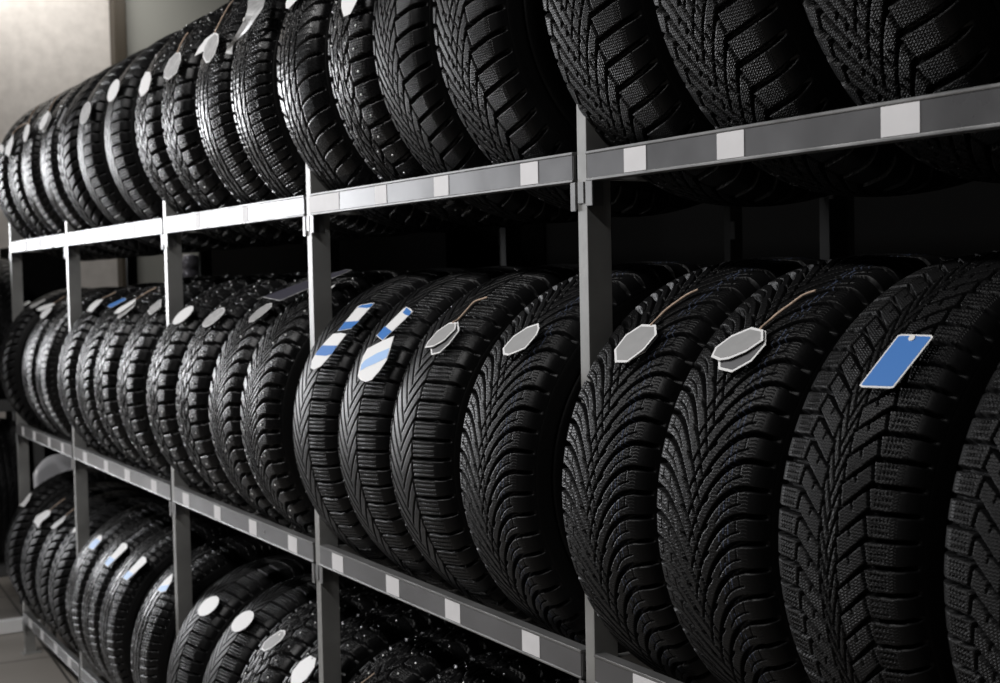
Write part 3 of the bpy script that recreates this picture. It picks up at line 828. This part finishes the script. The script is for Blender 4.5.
tag(('top', 7), cv([(75, 525), (62, 480), (80, 410), (110, 355), (138, 355), (147, 400), (125, 480), (95, 515)], 130, 20, z), 'white oval tag with no string on a studded top shelf tyre', None, lift=.008, group=g)
tag(('top', 6), [(p[0], p[1]) for p in ell(100+62/4.545, 412/4.545, 24, 9, 68, 20)], 'plain white oval tag, highest of the ovals left of the studded tyres', None, lift=.008, group=g)
tag(('top', 5), ell(584/z, 90+158/z, 23.5, 8.5, 72, 20), 'speckled white oval tag on the top shelf, second oval from the left', m_lgrey, border=.0025, lift=.008, group=g)
tag(('top', 4), cv([(393, 240), (398, 225), (450, 118), (458, 128), (415, 225), (403, 252)], 0, 90, z), 'thin dark grey tag seen nearly edge on, top shelf', m_dgrey, edge=m_grey, border=.001, lift=.008, group=g)
tag(('top', 3), cv([(270, 270), (268, 235), (300, 175), (330, 145), (340, 160), (320, 220), (290, 270)], 0, 90, z), 'left silver leaf tag of the pair on a beaded string, top shelf', None, lift=.010, group=g,
    string=[(335/z, 90+145/z)]+cv([(360, 95), (403, 30)], 0, 90, z))
tag(('top', 3), cv([(290, 290), (288, 250), (320, 185), (343, 150), (350, 185), (325, 245), (300, 285)], 0, 90, z), 'right silver leaf tag of the pair on a beaded string, top shelf', m_lgrey, border=.003, lift=.006, group=g)
tag(('top', 2), cv([(165, 355), (158, 325), (170, 265), (190, 230), (205, 240), (200, 290), (178, 350)], 0, 90, z), 'narrow white leaf tag under a thin grey string, top shelf', None, lift=.008, group=g,
    string=[(195/z, 90+235/z)]+cv([(215, 170), (262, 105)], 0, 90, z))
tag(('top', 1), cv([(50, 445), (35, 440), (40, 390), (70, 335), (92, 300), (90, 360), (70, 430), (60, 460)], 0, 90, z), 'pale folded tag on a long grey string near the far left of the top shelf', None, lift=.008, group=g,
    string=[(88/z, 90+300/z)]+cv([(110, 270), (150, 240), (185, 225)], 0, 90, z))
tag(('top', 0), cv([(0, 420), (-10, 390), (5, 370), (25, 380), (28, 410), (12, 440)], 0, 90, z), 'bright white tag at the very left edge of the top shelf', None, lift=.008, group=g)

# curled grey tag: a bent strip that stands off the tread
def curled():
    x, yc, zc, R = TYRES[('top', 10)]
    L = cv([(245, 365), (265, 320), (330, 215), (375, 130), (395, 60), (400, 0), (415, -60)], 190, 0, 6.83)
    Rr = cv([(292, 372), (300, 300), (390, 215), (460, 115), (500, 55), (515, 0), (525, -60)], 190, 0, 6.83)
    lift = [.010, .012, .022, .030, .030, .024, .014]
    V = []
    c0 = on_tyre(('top', 10), *L[2])
    for (a, b, l) in zip(L, Rr, lift):
        cpt = on_tyre(('top', 10), (a[0]+b[0])/2, (a[1]+b[1])/2, l); n = plane_frame(('top', 10), cpt, .15)
        p = hit(n, cpt, *a); q = hit(n, cpt, *b); mid = (p+q)/2-n*.002
        V.append((p, mid, q, n))
    pl = curve_pts([v[0] for v in V], 4); pm = curve_pts([v[1] for v in V], 4); pq = curve_pts([v[2] for v in V], 4)
    nn = V[2][3]; org = pm[len(pm)//2]; verts = []; F = []
    for a, b, c in zip(pl, pm, pq):
        verts += [a-org, b-org, c-org, c-org+nn*.0012, b-org+nn*.0012, a-org+nn*.0012]
    m = len(pl)
    for i in range(m-1):
        for k in range(6): F.append([i*6+k, i*6+(k+1) % 6, (i+1)*6+(k+1) % 6, (i+1)*6+k])
    F += [list(range(6))[::-1], [(m-1)*6+k for k in range(6)]]
    o = link('tag', fixn(mesh_py('tag', verts, F, False)), None, m_lgrey); o.location = org
    tag_props(o, 'long curled grey tag reaching above the photo edge, standing off a ribbed tyre', 'tag', g)
    for px, py in ((370, 132),):
        cpt = hit(nn, pm[12]+nn*.002, 190+px/6.83, py/6.83)-org
        a = np.array([1., 0, 0]); b = np.cross(nn, a)
        link('eyelet', prism('eyelet', [cpt+.0045*(math.cos(w)*a+math.sin(w)*b) for w in np.linspace(0, 2*PI, 13)[:-1]], nn, .001), o, m_eyelet)
curled()

# ---- bottom shelf
g = 'tags on the bottom shelf tyres'
z = 15.88
tag(('low', 11), cv([(170, 760), (185, 560), (200, 500), (320, 350), (480, 250), (575, 295), (545, 440), (420, 620), (300, 720)], 280, 640, z), 'big blank white tag at the bottom edge beside the second nearest upright', None, lift=.012, group=g, eye=(280+520/z, 640+295/z, .0025, m_lgrey))
z = 6.83
tag(('low', 10), cv([(213, 455), (235, 468), (285, 445), (350, 392), (378, 350), (378, 325), (350, 322), (290, 360), (235, 405)], 230, 583, z), 'grey tag with a white rim and white hole, bottom shelf', m_grey, border=.0038, lift=.010, group=g, eye=(230+340/z, 583+357/z, .003, m_eyelet))
tag(('low', 9), ell(160+565/z, 583+262/z, 27.5, 14, 42, 24), 'plain white oval tag, lower right one of two on the bottom shelf', None, lift=.008, group=g)
tag(('low', 8), ell(160+332/z, 583+158/z, 26, 13, 42, 24), 'plain white oval tag, upper left one of two on the bottom shelf', None, lift=.008, group=g)
z = 5.69
def lab(key, poly, band, text):
    tag(key, cv(poly, 70, 520, z), text, None, lift=.007, group=g, bandpx=[(cv(band, 70, 520, z), m_pblue)])
lab(('low', 7), [(495, 400), (520, 412), (545, 408), (580, 345), (585, 305), (550, 335)], [(498, 399), (520, 376), (566, 370), (545, 405), (520, 410)], 'blue and white label half hidden behind an upright, bottom shelf')
lab(('low', 6), [(300, 330), (325, 345), (435, 240), (432, 215), (412, 208)], [(302, 329), (333, 290), (362, 308), (325, 343)], 'blue and white label, third from the left on the bottom shelf')
lab(('low', 5), [(197, 248), (215, 268), (328, 158), (322, 135), (300, 130)], [(199, 247), (230, 208), (256, 227), (215, 266)], 'blue and white label, second from the left on the bottom shelf')
tag(('low', 4), cv([(105, 160), (135, 170), (180, 115), (182, 88), (165, 88), (120, 130)], 70, 520, z), 'faded pale blue label, leftmost of the bottom shelf labels', None, lift=.007, group=g, bandpx=[(cv([(107, 160), (135, 168), (172, 122), (150, 105), (120, 132)], 70, 520, z), m_pblue)])
z = 6.83
tag(('low', 3), cv([(490, 635), (510, 600), (530, 585), (530, 610), (515, 630)], 0, 440, z), 'small white tag end just left of the fourth upright, bottom shelf', None, lift=.007, group=g)
tag(('low', 2), cv([(345, 600), (380, 565), (440, 520), (455, 515), (430, 560), (375, 605)], 0, 440, z), 'thin silver tag on a grey string, third from the left on the bottom shelf', m_lgrey, border=.002, lift=.008, group=g,
    string=[(448/z, 440+518/z)]+cv([(480, 490), (515, 465)], 0, 440, z))
tag(('low', 1), cv([(228, 560), (250, 520), (320, 480), (348, 480), (340, 515), (285, 560), (260, 600), (245, 575)], 0, 440, z), 'silver folded tag on a beaded string, second from the left on the bottom shelf', m_card, lift=.008, group=g,
    string=[(340/z, 440+482/z)]+cv([(380, 445), (445, 398)], 0, 440, z))
tag(('low', 0), cv([(130, 448), (155, 425), (200, 368), (218, 362), (200, 410), (165, 458)], 0, 440, z), 'small white tag on the leftmost bottom shelf tyre', None, lift=.008, group=g)
# twine end in the shade of the bottom shelf
def twine():
    z = 5.88; ps = [on_tyre(('low', 12), x, y, .004) for x, y in cv([(150, 620), (190, 585), (230, 555), (262, 528)], 330, 583, z)]
    org = ps[1]; o = link('twine', tube('twine', curve_pts([p-org for p in ps], 4), .0011, 6), None, m_string); o.location = org
    tag_props(o, 'short piece of pale twine on a dark studded tyre at the bottom edge', 'string')
twine()


# ------------------------------------------------------------------ room
m_plaster = mat('beige_plaster', (.60, .565, .53), .85, 0, .2, (14, .88, 1.07, 0), .45, 25)
m_pane = mat('grey_green_panel', (.40, .40, .365), .5, 0, .4, (1.5, .93, 1.05, 0))
m_pillar = mat('brown_pillar', (.055, .045, .032), .5, 0, .4)
m_dark = mat('shade_dark_wall', (.006, .006, .006), .9, 0, .05)  # the room's darkness put into the wall colour
m_ceil = mat('ceiling_paint', (.04, .04, .04), .9, 0, .1)
def tile_mat():
    m = mat('floor_tile', (.3, .285, .27), .45, 0, .5)
    nt = m.node_tree; b = nt.nodes['Principled BSDF']; L = nt.links.new
    tc = nt.nodes.new('ShaderNodeTexCoord'); mp = nt.nodes.new('ShaderNodeMapping'); mp.inputs['Rotation'].default_value = (0, 0, math.radians(3)); mp.inputs['Location'].default_value = (.13, .21, 0)
    L(tc.outputs['Object'], mp.inputs['Vector'])
    br = nt.nodes.new('ShaderNodeTexBrick'); br.offset = 0; br.inputs['Scale'].default_value = 1; br.inputs['Mortar Size'].default_value = .006
    br.inputs['Brick Width'].default_value = .60; br.inputs['Row Height'].default_value = .60; br.inputs['Mortar Smooth'].default_value = .2
    br.inputs['Color1'].default_value = (.33, .305, .275, 1); br.inputs['Color2'].default_value = (.31, .285, .26, 1); br.inputs['Mortar'].default_value = (.07, .065, .06, 1)
    L(mp.outputs[0], br.inputs['Vector']); L(br.outputs['Color'], b.inputs['Base Color'])
    return m
XW = -8.0; YB = 1.75; ZC = 3.4
def struct(name, me, m):
    o = link(name, me, None, m); o['kind'] = 'structure'; return o
XF = -13.0
struct('floor', boxmesh('floor', XF, 1.6, -4.2, YB, -.05, 0), tile_mat())
struct('ceiling', boxmesh('ceiling', XF-.1, 1.6, -4.2, YB+.1, ZC, ZC+.05), m_ceil)
def end_y(px, py):
    d = ray(px, py); t = (XW-CAM[0])/d[0]; return CAM[1]+t*d[1], CAM[2]+t*d[2]
yp0 = end_y(109.5, 20)[0]; yp1 = end_y(122, 20)[0]
# end wall of plaster behind the rack; the aisle itself runs on to a window at its far end
struct('wall_left', boxes('wall_left', [(XW-.15, XW, -.60, yp0, 0, ZC), (XF, XW-.15, -.60, -.45, 0, ZC)]), m_plaster)
struct('wall_end', boxes('wall_end', [(XF-.15, XF, -4.2, -4.0, 0, ZC), (XF-.15, XF, -.75, -.45, 0, ZC), (XF-.15, XF, -4.0, -.75, 0, 1.15), (XF-.15, XF, -4.0, -.75, 3.1, ZC)]), m_plaster)
struct('trim_1', boxmesh('trim_1', XW-.1, XW+.10, yp0+.002, yp1, 0, ZC, .01), m_pillar)
struct('wall_left_panel', boxmesh('wall_left_panel', XW-.12, XW+.01, yp1+.002, YB, 0, ZC), m_pane)
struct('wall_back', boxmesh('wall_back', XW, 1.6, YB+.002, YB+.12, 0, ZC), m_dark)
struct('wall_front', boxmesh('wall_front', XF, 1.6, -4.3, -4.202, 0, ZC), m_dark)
w = boxes('window_1', [(XF-.09, XF-.04, -4.0, -3.95, 1.15, 3.1), (XF-.09, XF-.04, -.80, -.75, 1.15, 3.1), (XF-.09, XF-.04, -3.95, -.80, 1.15, 1.20), (XF-.09, XF-.04, -3.95, -.80, 3.05, 3.1),
    (XF-.085, XF-.045, -2.42, -2.38, 1.2, 3.05)])
struct('window_1', w, m_zinc)

# end rack that stands across the aisle end, carrying a few tyres
er = empty('end_rack', (-6.35, .30, 0)); tag_props(er, 'second tyre rack at the far left edge with a pale bottom beam near floor', 'rack')
def epart(name, me, m):
    o = link(name, me, er, m); o.location = -er.location; return o
EX = -6.10
Y0, Y1 = -1.35, .16
epart('plinth', bevel(boxmesh('plinth', EX+.07, EX+.11, Y0, Y1, .002, .058), .003), m_card)
for z0, z1, m in ((.22, .27, m_rear), (.92, .97, m_rear)):
    epart('beam', bevel(boxmesh('beam', EX-.04, EX, Y0, Y1, z0, z1), .003), m)
    epart('beam', bevel(boxmesh('beam', EX-.46, EX-.42, Y0, Y1, z0, z1), .003), m_rear)
for y in (Y0, Y1):
    for x in (EX-.04, EX-.46):
        epart('upright', boxmesh('upright', x, x+.04, y, y+.04, 0, 1.25, .002), m_rear)
for k, (yy, zs, kd, lab_) in enumerate(((.03, .97, 'studchev', 'dark tyre at the left photo edge, on the upper level of the far rack'),
        (-.20, .97, 'studchev', 'farthest left dark tyre on the upper level of the far rack'),
        (.03, .27, 'ribsummer', 'dark tyre low on the far rack just above its pale plinth'), (-.20, .27, 'ribsummer', 'leftmost dark tyre low on the far rack above its pale plinth'))):
    tyre(('end', k), kd, EX-.23, zs+.002, lab_, 'tyres on the far rack', .330, PI/2, 0, .93, yc=yy, ysup=.189, studs=False)
fc = empty('gap_stand_in', (-6.85, .35, 0)); tag_props(fc, 'narrow black stand-in block for the darkness between far rack and plaster wall', 'cabinet')  # added block that fills the gap under the top shelf with black
for nm, bx in (('body', (-.2, .2, -.13, .13, .04, 1.63)), ('plinth', (-.18, .18, -.12, .12, 0, .04)), ('door', (.201, .215, -.128, .128, .06, 1.61))):
    link(nm, boxmesh(nm, *bx, .003), fc, m_black)
# low stool chair standing between the two racks
ch = empty('chair', (-5.80, .235, 0)); tag_props(ch, 'pale grey plastic chair whose curved back shows behind the far bottom tyres', 'chair')
m_chair = mat('pale_grey_plastic', (.7, .7, .73), .25)
def shell(w, h, th, z0, x0, curve):
    V = []; F = []; nu, nv = 13, 9
    for sgn in (0, 1):
        for i in range(nu):
            for j in range(nv):
                u = i/(nu-1)*2-1; v = j/(nv-1)
                top = h*(1-.22*abs(u)**3.)
                V.append((x0-curve*u*u+sgn*th-.04*v, u*w/2, z0+v*top))
    N = nu*nv
    for i in range(nu-1):
        for j in range(nv-1):
            a = i*nv+j; F.append([a, a+nv, a+nv+1, a+1]); F.append([N+a, N+a+1, N+a+nv+1, N+a+nv])
    rim = [i*nv for i in range(nu)]+[(nu-1)*nv+j for j in range(1, nv)]+[i*nv+nv-1 for i in range(nu-2, -1, -1)]+[j for j in range(nv-2, 0, -1)]
    for k in range(len(rim)):
        a, b = rim[k], rim[(k+1) % len(rim)]; F.append([a, b, N+b, N+a])
    return fixn(mesh_py('backrest', V, F, True))
link('backrest', shell(.26, .32, .012, .425, -.085, -.04), ch, m_chair)
link('seat', boxmesh('seat', -.12, .10, -.12, .12, .42, .445, .01), ch, m_chair)
for a in (-1, 1):
    for b in (-1, 1): link('leg', tube('leg', [(a*.09, b*.10, .43), (a*.10, b*.11, .0)], .011), ch, m_post)
# back-to-back rack glimpsed through the gap
br = empty('back_rack', (-1.6, .95, 0)); tag_props(br, 'dark second rack standing behind the first, its thin upright faintly visible', 'rack')
def bpart(name, me, m):
    o = link(name, me, br, m); o.location = -br.location; return o
_d = ray(724, 240); _t = (.92-CAM[1])/_d[1]; bxx = (CAM+_t*_d)[0]
m_dim = mat('dull_dark_steel', (.07, .07, .07), .7, .1)
for x in (bxx, bxx+1.0, bxx-1.0):
    for y in (.92, 1.26): bpart('upright', boxmesh('upright', x, x+.022, y, y+.035, 0, 1.7, .001), m_dim)
for z in (HM-.08, HB):
    for y in (.925, 1.255): bpart('beam', boxmesh('beam', bxx-1.0, bxx+1.02, y+.036*(y < 1)-.03*(y > 1), y+.036*(y < 1)+.03-.03*(y > 1), z-.04, z, .002), m_dim)
bpart('hook', boxmesh('hook', bxx+.023, bxx+.04, .918, .921, HT-.10, HT-.06, .0008), m_dim)
cab = empty('dark_stand_in', (-6.6, 1.5, 0)); tag_props(cab, 'black stand-in block added for the darkness behind the racks', 'cabinet')  # added dark mass where only blackness shows
for nm, bx in (('body', (-7.2, -4.5, 1.34, 1.74, .06, 2.0)), ('plinth', (-7.17, -4.53, 1.37, 1.74, 0, .06)), ('door', (-7.19, -5.86, 1.32, 1.339, .08, 1.98)), ('door', (-5.84, -4.51, 1.32, 1.339, .08, 1.98))):
    o = link(nm, boxmesh(nm, *bx, .003), cab, m_black); o.location = -cab.location
lowc = empty('low_stand_in', (0, .8, 0)); 
_d = ray(191, 268); _t = (.80-CAM[1])/_d[1]; CXP = CAM+_t*_d
lowc.location = (CXP[0], .80, 0); tag_props(lowc, 'low black stand-in block added behind the far tyres, carrying a ribbed silver canister', 'cabinet')  # added dark block, also gives the canister a base
for nm, bx in (('body', (-.22, .22, -.17, .17, .05, 1.40)), ('plinth', (-.2, .2, -.15, .15, 0, .05)), ('door', (-.215, -.003, -.185, -.171, .07, 1.38)), ('door', (.003, .215, -.185, -.171, .07, 1.38))):
    link(nm, boxmesh(nm, *bx, .003), lowc, m_black)
cp = [(.001, 0), (.036, 0), (.042, .004)]
for i in range(3): cp += [(.044, .010+.05*i), (.044, .044+.05*i), (.034, .050+.05*i), (.034, .056+.05*i)]
cp += [(.030, .165), (.001, .168)]
nn = 32; cV = [(r*math.cos(2*PI*k/nn), r*math.sin(2*PI*k/nn), h) for r, h in cp for k in range(nn)]
cF = [[i*nn+k, i*nn+(k+1) % nn, (i+1)*nn+(k+1) % nn, (i+1)*nn+k] for i in range(len(cp)-1) for k in range(nn)]
can = link('ribbed_canister', mesh_py('ribbed_canister', cV, cF, True), None, mat('silver_violet_plastic', (.8, .78, .88), .3, .3))
can.location = (CXP[0], .80, 1.401); tag_props(can, 'small ribbed silver canister glimpsed behind the third upright under the top shelf', 'canister')

# ------------------------------------------------------------------ light
def area(name, loc, target, sx, sy, power, col=(1, 1, 1), spread=180):
    l = bpy.data.lights.new(name, 'AREA'); l.shape = 'RECTANGLE'; l.size = sx; l.size_y = sy; l.energy = power; l.color = col; l.spread = math.radians(spread)
    o = bpy.data.objects.new(name, l); C.objects.link(o); o.location = loc
    o.rotation_euler = (Vector(target)-Vector(loc)).to_track_quat('-Z', 'Y').to_euler(); return o
area('window_daylight', (XF-.02, -2.38, 2.12), (0, -2.38, 2.0), 3.15, 1.9, 440, (.96, .97, 1.0))
area('ceiling_lamp_and_fill', (-2.7, -2.1, 3.3), (-2.7, -1.4, 0), 4.6, .25, 122, (1, .985, .975))
area('ceiling_lamp_and_fill', (-7.62, .45, 3.3), (-8.0, .6, 2.3), 1.6, .3, 15, (1, .975, .94))  # fill added to brighten the plaster end wall
w = bpy.data.worlds.new('world'); sc.world = w; w.use_nodes = True
w.node_tree.nodes['Background'].inputs[0].default_value = (.5, .52, .56, 1); w.node_tree.nodes['Background'].inputs[1].default_value = .004
sc.view_settings.view_transform = 'Standard'; sc.view_settings.look = 'None'; sc.view_settings.gamma = 1; sc.view_settings.use_curve_mapping = False
sc.view_settings.exposure = 0
